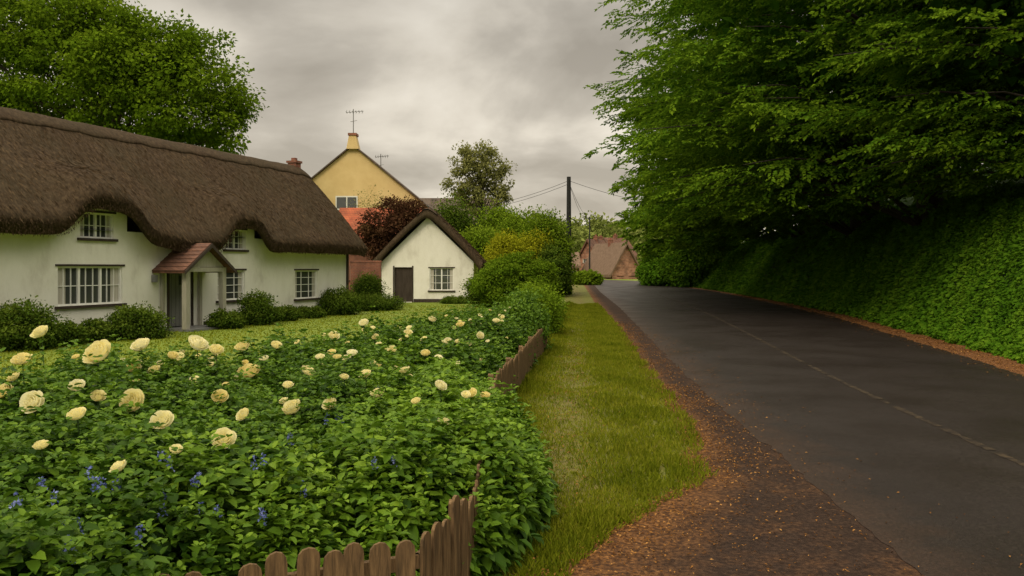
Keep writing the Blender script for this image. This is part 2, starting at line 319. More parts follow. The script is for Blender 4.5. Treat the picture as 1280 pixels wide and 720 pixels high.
# bank terrain
PR=np.array([(1.0,-.05),(1.25,.12),(1.7,.75),(2.4,1.9),(3.3,3.2),(4.2,4.1),(5.7,4.7),(9,5.6),(16,8),(40,15),(130,20)])
def bankz(o,d):
    f=np.interp(d,[-30,70,95,130,160],[1,1,.75,.25,.12])
    return np.interp(o,PR[:,0],PR[:,1])*f*(1+.09*fnoise(d,o,.45))
offs=np.array([1.0,1.1,1.25,1.5,1.8,2.2,2.6,3,3.5,4,4.7,5.5,7,9,12,16,24,40,70,130]); dd=np.arange(-25,200,1.)
V=[]
for d in dd:
    for o in offs: V.append((rr_(d)+o,d,float(bankz(o,d))))
k=len(offs)
Fc=[(i*k+j,i*k+j+1,(i+1)*k+j+1,(i+1)*k+j) for i in range(len(dd)-1) for j in range(k-1)]
mesh_np('grassy_bank',V,Fc,M['bank'],smooth=True)
def ivy(n,d0,d1,size,o1=9.,pw=1.):
    d=d0+(d1-d0)*rng.random(n)**pw; o=.85+(o1-.85)*rng.random(n)**1.25
    o+=.22*fnoise(d,o*0,2.2)+.1*fnoise(d,o*0,7.)
    cl=fnoise(d,o,2.6)
    z=bankz(o,d)+rng.random(n)**1.5*.22*(1+.8*fnoise(d,o,1.6))+.02+.10*cl
    P=np.stack([rr_(d)+o,d,z],1)
    A=np.stack([-1.0+rng.normal(size=n)*.8,rng.normal(size=n)*.9-.2,rng.normal(size=n)*.5-.2],1)
    N=np.stack([-.7+rng.normal(size=n)*.4,rng.normal(size=n)*.4-.2,np.full(n,.9)],1)
    S=size*rng.uniform(.6,1.3,n)
    return P,A,N,S,np.clip((cl*.5+.45)*.6+rng.random(n)*.5+.25*fnoise(d,o,.6),0,1)
parts=[ivy(90000,8,24,.105,8.),ivy(65000,24,45,.16,8.),ivy(32000,45,100,.30),ivy(7000,-12,8,.18)]
P,A,N,S,v=[np.concatenate([p[i] for p in parts]) for i in range(5)]
leaf_obj('ivy_ground_cover',P,A,N,S,S*.75,M['ivy'],v)
# ---------------------------------------------------------------- fallen leaves
def scatter_fallen():
    Ps=[]
    n=14000; d=3.5+26*rng.random(n)**1.6; x=dl(d)+np.abs(rng.normal(size=n))*.42-.08; Ps.append((x,d,1.))
    n=2500; d=3.5+10*rng.random(n)**1.3; x=dl(d)+rng.random(n)*(rl(d)-dl(d)); Ps.append((x,d,1.))
    n=11000; d=8+52*rng.random(n)**1.3; x=rr_(d)+.45+rng.normal(size=n)*.38; Ps.append((x,d,1.5))
    n=600; d=4+20*rng.random(n); x=rl(d)+np.abs(rng.normal(size=n))*.5; Ps.append((x,d,1.))
    n=3000; d=4+17*rng.random(n); x=vl(d)+(dl(d)-vl(d))*.42+rng.normal(size=n)*.3; Ps.append((x,d,1.))
    x=np.concatenate([p[0] for p in Ps]);d=np.concatenate([p[1] for p in Ps]); k=np.concatenate([np.full(len(p[0]),p[2]) for p in Ps]); n=len(x)
    P=np.stack([x,d,np.full(n,.02)+rng.random(n)*.015],1); A=np.stack([rng.normal(size=n),rng.normal(size=n),rng.normal(size=n)*.15],1)
    N=np.stack([rng.normal(size=n)*.3,rng.normal(size=n)*.3,np.ones(n)],1); S=rng.uniform(.010,.030,n)*(1+d*.02)*k
    kp=fnoise(x,d,1.6)+rng.random(n)*.9>.2
    leaf_obj('fallen_leaves',P[kp],A[kp],N[kp],S[kp],S[kp]*.5,M['fallen'],(rng.random(n)**1.3)[kp],fold=.2)
scatter_fallen()
# ---------------------------------------------------------------- grass blades
def blades(name,x,d,hh,ww,bias=0.):
    n=len(x); P=np.stack([x,d,np.zeros(n)],1); A=np.stack([rng.normal(size=n)*.45,rng.normal(size=n)*.45,np.ones(n)],1)
    v=np.clip(rng.random(n)*.6+.25*fnoise(x,d,1.8)+.15+bias,0,1)
    leaf_obj(name,P,A,rdir(n),hh,ww,M['blade'],v,droop=.2,fold=.05)
n=140000; d=3.6+40*rng.random(n)**2.0; t=rng.random(n)*1.05; x=vl(d)-.1+t*(dl(d)-vl(d)+.15)
x=x+.12*fnoise(d,x*0+5,2.5)*(t>.85)
path=np.exp(-((t-.42-.06*fnoise(d,d*0,.8))/.17)**2)
keep=(rng.random(n)<np.clip(1.05-.72*path*(.7+.7*fnoise(x,d,1.7))-.5*np.clip((t-.9)*8,0,1),.08,1))&(rng.random(n)<np.interp(d,[3.6,5,6.5],[.25,.5,1])); x=x[keep];d=d[keep];path=path[keep];t=t[keep]; n=len(x)
blades('verge_grass_blades',x,d,rng.uniform(.03,.10,n)*(1+d*.012)*(1+.45*fnoise(x,d,2.))*(1-.4*path)*(1+.9*np.clip(1-t/.22,0,1)),.006*(1+d*.09),bias=-.15*0)
n=50000; d=7+36*rng.random(n)**1.2; x=-.72*d+rng.random(n)*(.72*d)
keep=(x>-14); x=x[keep]; d=d[keep]; n=len(x)
blades('lawn_grass_blades',x,d,rng.uniform(.03,.06,n),.02+d*.0008,bias=.0)
# ---------------------------------------------------------------- flower bed
BED=np.array([(-1.2,1.7),(-7,1.7),(-8,6.9),(-4.7,7.3),(-3.6,9.6),(-2.75,12.6),(-1.6,19),(-.9,22),(.6,21),(.38,16),(-.3,10.5),(-.2,9.0),(.12,8.2),(.27,7.2),(.22,6.2),(-.02,5.4),(-.3,4.8),(-.5,4.38),(-.9,4.15),(-1.3,3.95),(-1.42,3.6),(-1.4,3.0)])
def inbed(x,y):
    ins=np.zeros(len(x),bool); n=len(BED); j=n-1
    for i in range(n):
        xi,yi=BED[i];xj,yj=BED[j]
        c=((yi>y)!=(yj>y))&(x<(xj-xi)*(y-yi)/(yj-yi+1e-12)+xi); ins^=c; j=i
    return ins
def edged(x,y):
    D=np.full(len(x),9.)
    for i in range(len(BED)):
        a=BED[i];b=BED[(i+1)%len(BED)]; ab=b-a; t=np.clip(((x-a[0])*ab[0]+(y-a[1])*ab[1])/(ab@ab),0,1)
        D=np.minimum(D,np.hypot(x-a[0]-ab[0]*t,y-a[1]-ab[1]*t))
    return D
def HF(x,y):
    e=edged(x,y); base=.86+.20*np.clip((-x-1.2)/2.5,0,1)+.08*np.clip((y-8)/6,0,1)
    base=np.where(y<3.2,base-.12*(3.2-y),base)
    return (base+.24*fnoise(x,y,1.5)+.13*fnoise(x,y,3.6))*(.42+.58*np.clip(e/.5,0,1)**.7)
mesh_np('flower_bed_soil',[(x,y,.009) for x,y in BED],[tuple(range(len(BED)))],M['soil'])
def stems(nst,y0,y1,tiers,per,size,dz,herb=False):
    y=y0+(y1-y0)*rng.random(nst*3); x=-8+8.7*rng.random(nst*3)
    ok=inbed(x,y)&(x>-.72*y-.6); x=x[ok][:nst]; y=y[ok][:nst]
    h=HF(x,y)*rng.uniform(.72,1.14,len(x)); m=len(x)
    hb=(fnoise(x,y,1.1)*.5+ (x+1.6)*.55 - np.abs(y-5.5)*.12)>0
    sel=hb if herb else ~hb
    x,y,h=x[sel],y[sel],h[sel]; m=len(x)
    Ps=[];As=[];Ns=[];Ss=[];Vs=[]
    lean=rng.normal(size=(m,2))*.12; sv=rng.random(m)+.7*fnoise(x,y,2.7)
    for k in range(tiers):
        a0=rng.random(m)*6.28
        for q in range(per):
            a=a0+q*6.28/per+rng.normal(size=m)*.35
            z=h-dz*k*rng.uniform(.8,1.2,m)-.01
            up=.55-.22*k+rng.normal(size=m)*.3
            r0=.01+.02*k*rng.random(m)
            P=np.stack([x+lean[:,0]*z+np.cos(a)*r0,y+lean[:,1]*z+np.sin(a)*r0,np.maximum(z,.02)],1)
            A=np.stack([np.cos(a),np.sin(a),up],1)
            N=np.stack([rng.normal(size=m)*.35,rng.normal(size=m)*.35,np.ones(m)],1)
            s=size*rng.uniform(.65,1.25,m)*(.55+.22*min(k,3))
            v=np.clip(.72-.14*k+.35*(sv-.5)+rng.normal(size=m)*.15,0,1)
            Ps.append(P);As.append(A);Ns.append(N);Ss.append(s);Vs.append(v)
    return [np.concatenate(a) for a in (Ps,As,Ns,Ss,Vs)]
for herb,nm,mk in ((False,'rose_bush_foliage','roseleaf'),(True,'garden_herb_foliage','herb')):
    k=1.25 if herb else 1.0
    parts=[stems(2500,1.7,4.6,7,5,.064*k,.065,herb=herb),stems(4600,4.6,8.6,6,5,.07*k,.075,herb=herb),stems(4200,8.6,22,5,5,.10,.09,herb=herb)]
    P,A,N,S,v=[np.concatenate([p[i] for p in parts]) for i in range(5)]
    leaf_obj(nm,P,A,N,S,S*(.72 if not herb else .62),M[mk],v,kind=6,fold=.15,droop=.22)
def cast(x,y,lo=2.4):
    for d in np.arange(lo,21,.04):
        p=px(x,y,d)
        if inbed(p[0:1],p[1:2])[0] and p[2]<=HF(p[0:1],p[1:2])[0]+.06: return p
    return None
def petalrose(rings):
    V=[];Fc=[]
    for (n,R,Hh,lip,ang) in rings:
        off=rng.random()*6.28
        for i in range(n):
            th=off+i*6.283/n+rng.normal()*.08; b=len(V); nu,nv=4,5; kk=1+rng.normal()*.05
            for v in range(nv+1):
                vv=v/nv
                for u in range(nu+1):
                    uu=u/nu*2-1
                    wd=ang*(.35+.65*math.sin(math.pi*min(1,.1+.62*vv)))
                    r=R*kk*(.15+.85*math.sin(min(1.,vv*1.15)*math.pi*.56))+lip*max(0,vv-.6)**1.5*2.5
                    r*=1-.06*(uu*uu)*vv
                    z=(Hh*(1+.04*rng.normal()))*vv**1.15-lip*1.2*max(0,vv-.7)-.10*uu*uu*vv*vv -.35*(R)*(1-vv)
                    V.append((r*math.cos(th+uu*wd),r*math.sin(th+uu*wd),z))
            for v in range(nv):
                for u in range(nu):
                    a=b+v*(nu+1)+u; Fc.append((a,a+1,a+nu+2,a+nu+1))
    return np.array(V),np.array(Fc)
roses=[(125,437,19),(177,429,12),(246,427,13),(28,447,12),(311,462,14),(167,497,16),(203,522,14),(279,545,15),(97,516,12),(43,498,15),(5,487,12),(275,493,10),(150,581,11),(52,413,11),(305,516,9),(366,507,13),(413,503,9),(384,462,9),(457,466,8),(472,490,9),(550,480,8),(168,456,9),(96,480,10),(193,461,8),(303,432,9),(123,493,9),(270,435,9),(52,555,9),(220,560,8),(345,430,7),(417,418,7),(440,440,7),(490,436,6),(510,415,6),(455,402,6),(532,440,6),(575,405,5),(600,418,5),(216,443,7),(360,480,7),(505,462,6),(560,425,5),(400,445,6),(620,400,5),(470,420,5),(540,398,5),(330,447,6),(18,470,8),(430,470,6),(520,500,6),(355,500,6)]
RV=[];RF=[];RVar=[];rb=0;st=[]
def addrose(p,r,hi=True):
    global rb
    rings=[(3,.20,.98,.0,1.1),(4,.36,.97,.02,.95),(5,.54,.92,.05,.82),(6,.74,.82,.12,.70),(7,.92,.62,.22,.60)] if hi else [(3,.4,.9,.0,1.1),(5,.7,.75,.08,.8),(6,.95,.5,.2,.65)]
    V,Fc=petalrose(rings)
    tilt=abs(rng.normal())*.35+.25; c,s=math.cos(tilt),math.sin(tilt); V=V.copy(); V[:,2]*=.85
    y=V[:,1]*c-V[:,2]*s; z=V[:,1]*s+V[:,2]*c; V[:,1]=y; V[:,2]=z
    t2=rng.normal()*.35; x=V[:,0]*math.cos(t2)+V[:,2]*math.sin(t2); z=-V[:,0]*math.sin(t2)+V[:,2]*math.cos(t2); V[:,0]=x;V[:,2]=z
    RV.append(V*r+np.array(p)); RF.append(Fc+rb); RVar.append(np.full(len(V),np.clip(rng.normal()*.22+.6,0,1))); rb+=len(V)
LP=[];LA=[];LS=[]
for (x,y,r) in roses:
    p=cast(x,y)
    if p is None or p[1]*r/1000>.14:
        p=px(x,y,700./(y-335))
    rad=p[1]*r/1000
    rad=max(.035,min(rad,.125)); addrose(p-np.array([0,0,rad*.4]),rad,True)
    q=np.array(p); q[2]=max(.1,q[2]-.9); top=p-np.array([0,0,rad*.4]); st.append(([q+np.array([.05,.03,0]),(q+p)/2+np.array([.03,0,0]),top],[.006,.005,.004]))
    # rose leaves carried up the stem to just under the bloom
    for kk in range(16):
        f_=rng.random()*.45; c_=top*(1-f_)+q*f_; a=rng.random()*6.28; LP.append(c_+np.array([0,0,-.03])); LA.append([math.cos(a),math.sin(a),rng.normal()*.4+.1]); LS.append(rng.uniform(.05,.085))
n=len(LP); leaf_obj('rose_stem_leaves',np.array(LP),np.array(LA),np.array([0,0,1.])+rng.normal(size=(n,3))*.3,np.array(LS),np.array(LS)*.7,M['roseleaf'],rng.random(n)*.6+.15,kind=6)
n=700; y=6+15*rng.random(n); x=-6+6*rng.random(n); ok=inbed(x,y)&(fnoise(x,y,.9)>-.1); x=x[ok][:110];y=y[ok][:110]; h=HF(x,y)
for i in range(len(x)): addrose((x[i],y[i],h[i]+.01+rng.random()*.06),rng.uniform(.026,.048),False)
mesh_np('cream_roses',np.concatenate(RV),np.concatenate(RF),M['petal'],var=np.concatenate(RVar),smooth=True)
M['stem']=surf('rose_stem',[(.3,(.02,.05,.01)),(.7,(.05,.09,.02))],scale=20)
tubes('rose_stems',st,M['stem'],seg=5)
bl=[(120,597),(22,625),(155,605),(213,630),(375,610),(465,575),(420,525),(335,577),(113,684),(170,672),(405,525),(275,636),(362,545),(60,600),(250,600),(200,575),(320,640),(90,650)]
Pb=[]
for (x,y) in bl:
    p=cast(x,y)
    if p is None: continue
    for j in range(2):
        c=p+np.array([rng.normal()*.05,rng.normal()*.06,-.03-.02*j]); m=20
        zz=rng.random(m)*.07; a=rng.random(m)*6.28; rr=.018*(1.2-zz/.07)
        Pb.append(np.stack([c[0]+np.cos(a)*rr,c[1]+np.sin(a)*rr,c[2]+zz],1))
Pb=np.concatenate(Pb); n=len(Pb)
leaf_obj('blue_salvia_flowers',Pb,rdir(n)+np.array([0,0,.3]),rdir(n),.016,.012,M['blue'],rng.random(n))
# ---------------------------------------------------------------- picket fence
def fence():
    path=np.array([(-1.95,3.5),(-1.3,3.72),(-.85,3.93),(-.47,4.1),(-.27,4.7),(-.24,5.1),(-.22,7),(-.22,9.5),(-.2,10.6),(.1,13),(.42,16),(.85,19.5)])
    seg=np.linalg.norm(np.diff(path,axis=0),axis=1); cs=np.concatenate([[0],np.cumsum(seg)]); tot=cs[-1]
    at=lambda s:np.array([np.interp(s,cs,path[:,0]),np.interp(s,cs,path[:,1])])
    V=[];Fc=[]
    def prism(prof,c,t,nn,th):
        b=len(V); k=len(prof)
        for o in (0,th):
            for a,z in prof: V.append((c[0]+t[0]*a+nn[0]*o,c[1]+t[1]*a+nn[1]*o,z))
        Fc.append(tuple(range(b,b+k))); Fc.append(tuple(range(b+2*k-1,b+k-1,-1)))
        for i in range(k): Fc.append((b+i,b+(i+1)%k,b+k+(i+1)%k,b+k+i))
    s=0.
    while s<tot-.1:
        c=at(s); t=at(min(s+.05,tot))-at(s); t=t/np.linalg.norm(t); nn=np.array([t[1],-t[0]])
        w=.052+rng.normal()*.003; h=.635+rng.normal()*.022; l=rng.normal()*.016
        prof=[(-w,.01),(w,.01),(w+l,h-.06),(w*.9+l,h-.03),(w*.55+l,h-.008),(l,h),(-w*.55+l,h-.008),(-w*.9+l,h-.03),(-w+l,h-.06)]
        prism(prof,c,t,nn,.018); s+=.128+rng.normal()*.005
    for z0 in (.16,.46):
        for i in range(len(path)-1):
            a,b_=path[i],path[i+1]; t=(b_-a); Ls=np.linalg.norm(t); t/=Ls; nn=np.array([-t[1],t[0]])
            prism([(0,z0),(Ls,z0),(Ls,z0+.07),(0,z0+.07)],a+nn*.002,t,nn,.035)
    for s in np.arange(2.3,tot,1.9):
        c=at(s); t=at(min(s+.05,tot))-at(s); t=t/np.linalg.norm(t); nn=np.array([-t[1],t[0]])
        prism([(-.035,0),(.035,0),(.035,.60),(0,.62),(-.035,.60)],c+nn*.04,t,nn,.07)
    me=bpy.data.meshes.new('picket_fence'); me.from_pydata(V,[],Fc); me.update(); me.materials.append(M['fence']); link(bpy.data.objects.new('picket_fence',me))
fence()
# ---------------------------------------------------------------- thatched cottage
C=np.array([-7.4,36.]); U=np.array([.339,.941]); U/=np.linalg.norm(U); OUT=np.array([U[1],-U[0]])
def sp(x):
    k=(x-640)/F; return (C[1]*k-C[0])/(U[0]-U[1]*k)
def dz(x,y):
    s=sp(x); d=C[1]+U[1]*s; return H0-(y-HY)/F*d
cot=empty('thatched_cottage'); fr=Fr(C,U,OUT)
wins=[(72,153,333,381,3,2,3),(272,306,338,375,3,4,1),(369,397,338,373,3,4,1),(100,142,266,298,3,2,2),(281,307,287,312,2,3,2)]
holes=[];W=[]
for (x0,x1,y0,y1,c,r,l) in wins:
    a0,a1=sp(x0),sp(x1); xm=(x0+x1)/2; z1=dz(xm,y0); z0=dz(xm,y1); holes.append((a0,a1,z0,z1)); W.append((a0,a1,z0,z1,c,r,l))
sd=sp(225); holes.append((sd-.5,sd+.5,.0,2.0))
extra=[(-20.5,-19.,.85,2.0),(-24.2,-22.7,.85,2.0)]
for e in extra: holes.append(e); W.append((*e,3,2,2))
S0=-26.
sU1,sU2=sp(121),sp(294)
capr=[(a0-.5,a1+.5) for (a0,a1,z0,z1,*_) in W if z1>3.0]
wk=('walls','plaster')
fr.wall(wk,S0,0,0,3.1,[h if h[3]<=3.1 else (h[0],h[1],h[2],3.1) for h in holes],th=.25)
for (c0,c1) in capr:
    hs=[(h[0],h[1],3.1,h[3]) for h in holes if c0<h[0]<c1 and h[3]>3.1]
    fr.wall(wk,c0,c1,3.1,hs[0][3]+.22,hs,th=.25)
fr.poly(wk,[(0,0,0),(0,-6,0),(0,-6,3.1),(0,-3,6.1),(0,0,3.1)],[(0,1,2,3,4)])
fr.poly(wk,[(S0,0,0),(S0,-6,0),(S0,-6,3.1),(S0,-3,6.1),(S0,0,3.1)],[(0,1,2,3,4)])
fr.poly(wk,[(S0,-6,0),(0,-6,0),(0,-6,3.1),(S0,-6,3.1)],[(0,1,2,3)])
fr.poly(('interior','timber'),[(S0,-.6,0),(0,-.6,0),(0,-.6,3.0),(S0,-.6,3.0)],[(0,1,2,3)])
for w in W: fr.window(*w)
fr.box(('plinth','timber'),S0,sd-1.1,.0,.03,0,.18); fr.box(('plinth','timber'),sd+1.1,0,.0,.03,0,.18)
fr.box(('front_door','greywood'),sd-.46,sd+.46,-.16,-.11,.08,1.96)
for i in range(5):
    a=sd-.46+.92*(i+.5)/5; fr.box(('front_door','greywood'),a-.08,a+.08,-.11,-.095,.10,1.94)
fr.box(('door_window','glass'),sd+.05,sd+.25,-.095,-.085,1.45,1.75)
fr.box(('door_handle','metal'),sd+.33,sd+.37,-.095,-.05,.95,1.1)
fr.box(('doorstep','metal'),sd-.9,sd+.9,.0,1.25,0,.07)
fr.box(('door_frame','timber'),sd-.58,sd-.501,.0,.04,.07,2.08); fr.box(('door_frame','timber'),sd+.501,sd+.58,.0,.04,.07,2.08); fr.box(('door_frame','timber'),sd-.501,sd+.501,.0,.038,2.0,2.08)
hw=.92; po=1.1
for a in (-hw,hw-.15):
    fr.box(('porch_posts','porchwood'),sd+a,sd+a+.17,po-.19,po-.02,.07,2.02)
    fr.box(('porch_posts','porchwood'),sd+a+.02,sd+a+.12,.03,.13,.07,2.0)
    fr.box(('porch_posts','porchwood'),sd+a+.03,sd+a+.11,.131,po-.191,1.86,2.0)
fr.box(('porch_posts','porchwood'),sd-hw+.17,sd+hw-.15,po-.15,po-.03,1.88,2.02)
fr.poly(('porch_gable','porchwood'),[(sd-hw,po-.08,2.03),(sd+hw,po-.08,2.03),(sd,po-.08,2.68)],[(0,1,2)])
for sg in (-1,1):
    e=sd+sg*(hw+.28); zt,zb=2.80,1.92; t=.08
    fr.poly(('porch_roof','tile'),[(sd,-.0,zt),(e,-.0,zb),(e,po+.15,zb),(sd,po+.15,zt),(sd,-.0,zt-t),(e,-.0,zb-t),(e,po+.15,zb-t),(sd,po+.15,zt-t)],
        [(0,1,2,3),(7,6,5,4),(3,2,6,7),(1,5,6,2),(0,4,5,1)])
    for k in range(7):
        f0=k/7; f1=(k+1.15)/7; lo=lambda f:(sd+(e-sd)*f, zt+(zb-zt)*f)
        a0,z0=lo(f0); a1,z1=lo(min(f1,1.02))
        fr.poly(('porch_roof_tiles','tile'),[(a0,.01,z0+.006),(a1,.01,z1+.035),(a1,po+.17,z1+.035),(a0,po+.17,z0+.006),(a1,.01,z1+.005),(a1,po+.17,z1+.005)],[(0,1,2,3),(1,4,5,2)])
    fr.poly(('porch_bargeboard','timber'),[(sd,po+.18,zt-.01),(e,po+.18,zb-.01),(e,po+.18,zb-.12),(sd,po+.18,zt-.14),(sd,po+.21,zt-.01),(e,po+.21,zb-.01),(e,po+.21,zb-.12),(sd,po+.21,zt-.14)],
        [(0,1,2,3),(4,5,6,7),(0,1,5,4),(3,2,6,7),(1,2,6,5)])
fr.box(('porch_lamp','metal'),sd-1.25,sd-1.13,.02,.16,1.55,1.78)
fr.box(('downpipe','timber'),-.14,-.06,.02,.10,0,2.9)
fr.flush(cot)
def bmp(s):
    b=.80*np.exp(-((s-sU1)/1.25)**4)+.80*np.exp(-((s-sU2)/1.05)**4)+.28*np.clip((-s-11)/3,0,1)
    return b-.08*np.exp(-((s-sd)/1.)**2)
RO=C-OUT*3.0
thatch(cot,RO,U,-OUT,S0-.6,.66,3.65,6.68,3.02,th=.42,bump=bmp,nst=60000)
chf=Fr(RO,U,OUT); chf.box(('chimney','brick'),.05,.45,-.22,.22,5.9,6.88); chf.box(('chimney','brick'),0,.5,-.27,.27,6.88,6.98); chf.box(('chimney_pot','brick'),.15,.35,-.1,.1,6.98,7.12)
chf.flush(cot)
# ---------------------------------------------------------------- thatched outbuilding
ob=empty('thatched_outbuilding'); O2=px(477,378,46.5); f2=Fr((O2[0],46.5),(1,0),(0,-1)); wd=5.35
def sx(x): return (x-640)/F*46.5-O2[0]
def zx(y): return H0-(y-HY)/F*46.5
hs=[(sx(493),sx(515),.03,zx(334)),(sx(537),sx(567),zx(363),zx(335))]
f2.wall(wk,0,wd,0,2.35,hs,th=.25)
f2.poly(wk,[(0,0,2.35),(wd,0,2.35),(wd*.5,0,4.95)],[(0,1,2)])
f2.poly(wk,[(0,0,0),(0,-6,0),(0,-6,2.35),(0,0,2.35)],[(0,1,2,3)]); f2.poly(wk,[(wd,0,0),(wd,-6,0),(wd,-6,2.35),(wd,0,2.35)],[(0,1,2,3)])
f2.poly(wk,[(0,-6,0),(wd,-6,0),(wd,-6,2.35),(wd/2,-6,4.95),(0,-6,2.35)],[(0,1,2,3,4)])
f2.box(('door','timber'),hs[0][0],hs[0][1],-.2,-.12,.03,hs[0][3]); f2.box(('door_frame','timber'),hs[0][0]-.08,hs[0][0],-.02,.03,.0,hs[0][3]+.08); f2.box(('door_frame','timber'),hs[0][1],hs[0][1]+.08,-.02,.03,.0,hs[0][3]+.08)
f2.window(hs[1][0],hs[1][1],hs[1][2],hs[1][3],2,3,2)
f2.box(('plinth','timber'),0,hs[0][0]-.1,0,.03,0,.2); f2.box(('plinth','timber'),hs[0][1]+.1,wd,0,.03,0,.2)
f2.flush(ob)
thatch(ob,(O2[0]+wd/2,46.5),(0,1),(1,0),-.42,6.4,wd/2+.55,5.42,2.42,th=.46,nst=16000)
# ---------------------------------------------------------------- simple gabled houses
def house(name,O,u,out,width,depth,eave,ridge,wallm,roofm,over=.3,wins=(),chim=None,gable_front=True,th=.12):
    e=empty(name); f=Fr(O,u,out); w=('walls',wallm)
    f.wall(w,0,width,0,eave,[x[:4] for x in wins if x[3]<=eave],th=.2)
    f.poly(w,[(0,0,0),(0,-depth,0),(0,-depth,eave),(0,0,eave)],[(0,1,2,3)]); f.poly(w,[(width,0,0),(width,-depth,0),(width,-depth,eave),(width,0,eave)],[(0,1,2,3)])
    f.poly(w,[(0,-depth,0),(width,-depth,0),(width,-depth,eave),(0,-depth,eave)],[(0,1,2,3)])
    if gable_front:
        for o in (0,-depth): f.poly(w,[(0,o,eave),(width,o,eave),(width/2,o,ridge)],[(0,1,2)])
        sl=(ridge-eave)/(width/2)
        for a in (0-over,width+over):
            zb=eave-sl*over
            pts=[(width/2,over,ridge),(a,over,zb),(a,-depth-over,zb),(width/2,-depth-over,ridge)]
            f.poly(('roof',roofm),[(p[0],p[1],p[2]+th+.02) for p in pts]+[(p[0],p[1],p[2]+.02) for p in pts],[(0,1,2,3),(7,6,5,4),(0,1,5,4),(1,2,6,5),(2,3,7,6)])
    else:
        for a in (0,width): f.poly(w,[(a,0,eave),(a,-depth,eave),(a,-depth/2,ridge)],[(0,1,2)])
        sl=(ridge-eave)/(depth/2)
        for o in (over,-depth-over):
            zb=eave-sl*over
            pts=[(-over,-depth/2,ridge),(-over,o,zb),(width+over,o,zb),(width+over,-depth/2,ridge)]
            f.poly(('roof',roofm),[(p[0],p[1],p[2]+th+.02) for p in pts]+[(p[0],p[1],p[2]+.02) for p in pts],[(0,1,2,3),(7,6,5,4),(0,1,5,4),(1,2,6,5),(2,3,7,6)])
    for x in wins: f.window(*x[:4],*(x[4:] if len(x)>4 else (2,2,2)),lintel=False)
    if chim:
        for (a,o,z0,z1,cw,m) in chim:
            f.box(('chimney',m),a-cw,a+cw,o-cw*.8,o+cw*.8,z0,z1); f.box(('chimney',m),a-cw*1.15,a+cw*1.15,o-cw,o+cw,z1,z1+.15)
            f.box(('chimney_pot',m),a-cw*.4,a+cw*.4,o-cw*.4,o+cw*.4,z1+.15,z1+.5)
    f.flush(e); return e
a=px(353,255,60)
yl=house('yellow_house',(a[0],60),(1,0),(0,-1),10.6,9,6.8,11.15,'yellow','slate',over=.25,wins=[(2.6,3.9,3.6,4.9)])
f=Fr((a[0],60),(1,0),(0,-1))
f.poly(('chimney','yellow'),[(4.85,.30,10.9),(5.75,.30,10.9),(5.55,.30,11.9),(5.05,.30,11.9),(4.85,-.6,10.9),(5.75,-.6,10.9),(5.55,-.45,11.9),(5.05,-.45,11.9)],[(0,1,2,3),(7,6,5,4),(0,3,7,4),(1,5,6,2),(3,2,6,7)])
f.box(('chimney_cap','brick'),4.98,5.62,-.52,.36,11.9,12.08)
f.box(('window_glass','glass'),4.05,5.6,.012,.03,6.4,7.35)
for q in (4.0,4.8,5.57): f.box(('window_frames','white'),q,q+.08,.031,.07,6.35,7.4)
f.box(('window_frames','white'),4.08,5.57,.031,.067,6.35,6.45); f.box(('window_frames','white'),4.08,5.57,.031,.067,7.3,7.4)
f.flush(yl)
def antenna(base,h,w,parent_name='tv_antenna'):
    p=[([base,base+[0,0,h]],[.035,.03])]
    b=np.array(base); p.append(([b+[-w*.5,0,h*.86],b+[w*.7,0,h*.92]],[.02,.02]))
    for q in np.linspace(-.45,.6,6): p.append(([b+[w*q,-.35,h*(.885+.03*q)],b+[w*q,.35,h*(.885+.03*q)]],[.014,.014])); p.append(([b+[w*q,0,h*.82],b+[w*q,0,h*.96]],[.014,.014]))
    p.append(([b+[-w*.2,0,h*.5],b+[w*.25,0,h*.55]],[.018,.018]))
    tubes(parent_name,p,M['metal'],seg=5)
b=px(442,168,60); antenna(np.array([b[0],59.9,12.0]),1.9,1.1)
b=px(476,222,64); antenna(np.array([b[0],64,b[2]]),1.9,.9)
a=px(418,285,52)
house('tiled_house',(a[0],52),(1,0),(0,-1),5.6,6,3.5,6.0,'brick','orange_tile',gable_front=False,wins=[(1.,2.,1.2,2.2)])
a=px(505,262,85)
house('slate_roof_house',(a[0],85),(1,0),(0,-1),9.5,7,6.5,9.6,'brick','slate',gable_front=False,wins=[(1.,2.2,4.,5.2),(5.,6.2,4.,5.2)])
bw=Fr((-8.7,43.),(1,0),(0,-1)); bw.box(('brick_garden_wall','brick'),0,1.65,-.25,0,0,2.3); bw.box(('brick_garden_wall','brick'),-.02,1.67,-.28,.03,2.3,2.4)
bw.flush(None)
def far_cottage(x0,x1,ytop,d,wm,rot=.0,gf=True,rf='farroof',eavef=.45,depth=8):
    X0=(x0-640)/F*d; X1=(x1-640)/F*d; w=X1-X0; zt=H0-(ytop-HY)/F*d; u=(math.cos(rot),math.sin(rot)); o=(u[1],-u[0])
    e=zt*eavef; gapz=.9 if e>2.4 else .6
    ww=[(w*.2,w*.2+1.1,gapz,gapz+1.0,2,2,1),(w*.62,w*.62+1.1,gapz,gapz+1.0,2,2,1)]
    if e>4: ww+=[(w*.2,w*.2+1.,3.,3.8,2,2,1),(w*.62,w*.62+1.,3.,3.8,2,2,1)]
    house('village_cottage',(X0,d),u,o,w,depth,e,zt,wm,rf,over=.6,wins=ww,gable_front=gf,th=.5,chim=[(w*.5,-depth*.5,zt-.4,zt+1.0,.4,'brick')])
M['farroof']=surf('brown_thatch_roof',[(.3,(.11,.07,.045)),(.7,(.20,.13,.09))],scale=2)
far_cottage(765,804,306,142,'pink',.35,True,'farroof',.22,12)
far_cottage(724,748,302,160,'pink',-.5,True,'tile',.55)
far_cottage(742,775,301,185,'plaster',.2,False,'farroof',.5)
far_cottage(770,800,299,180,'pink',.5,False,'tile',.55)
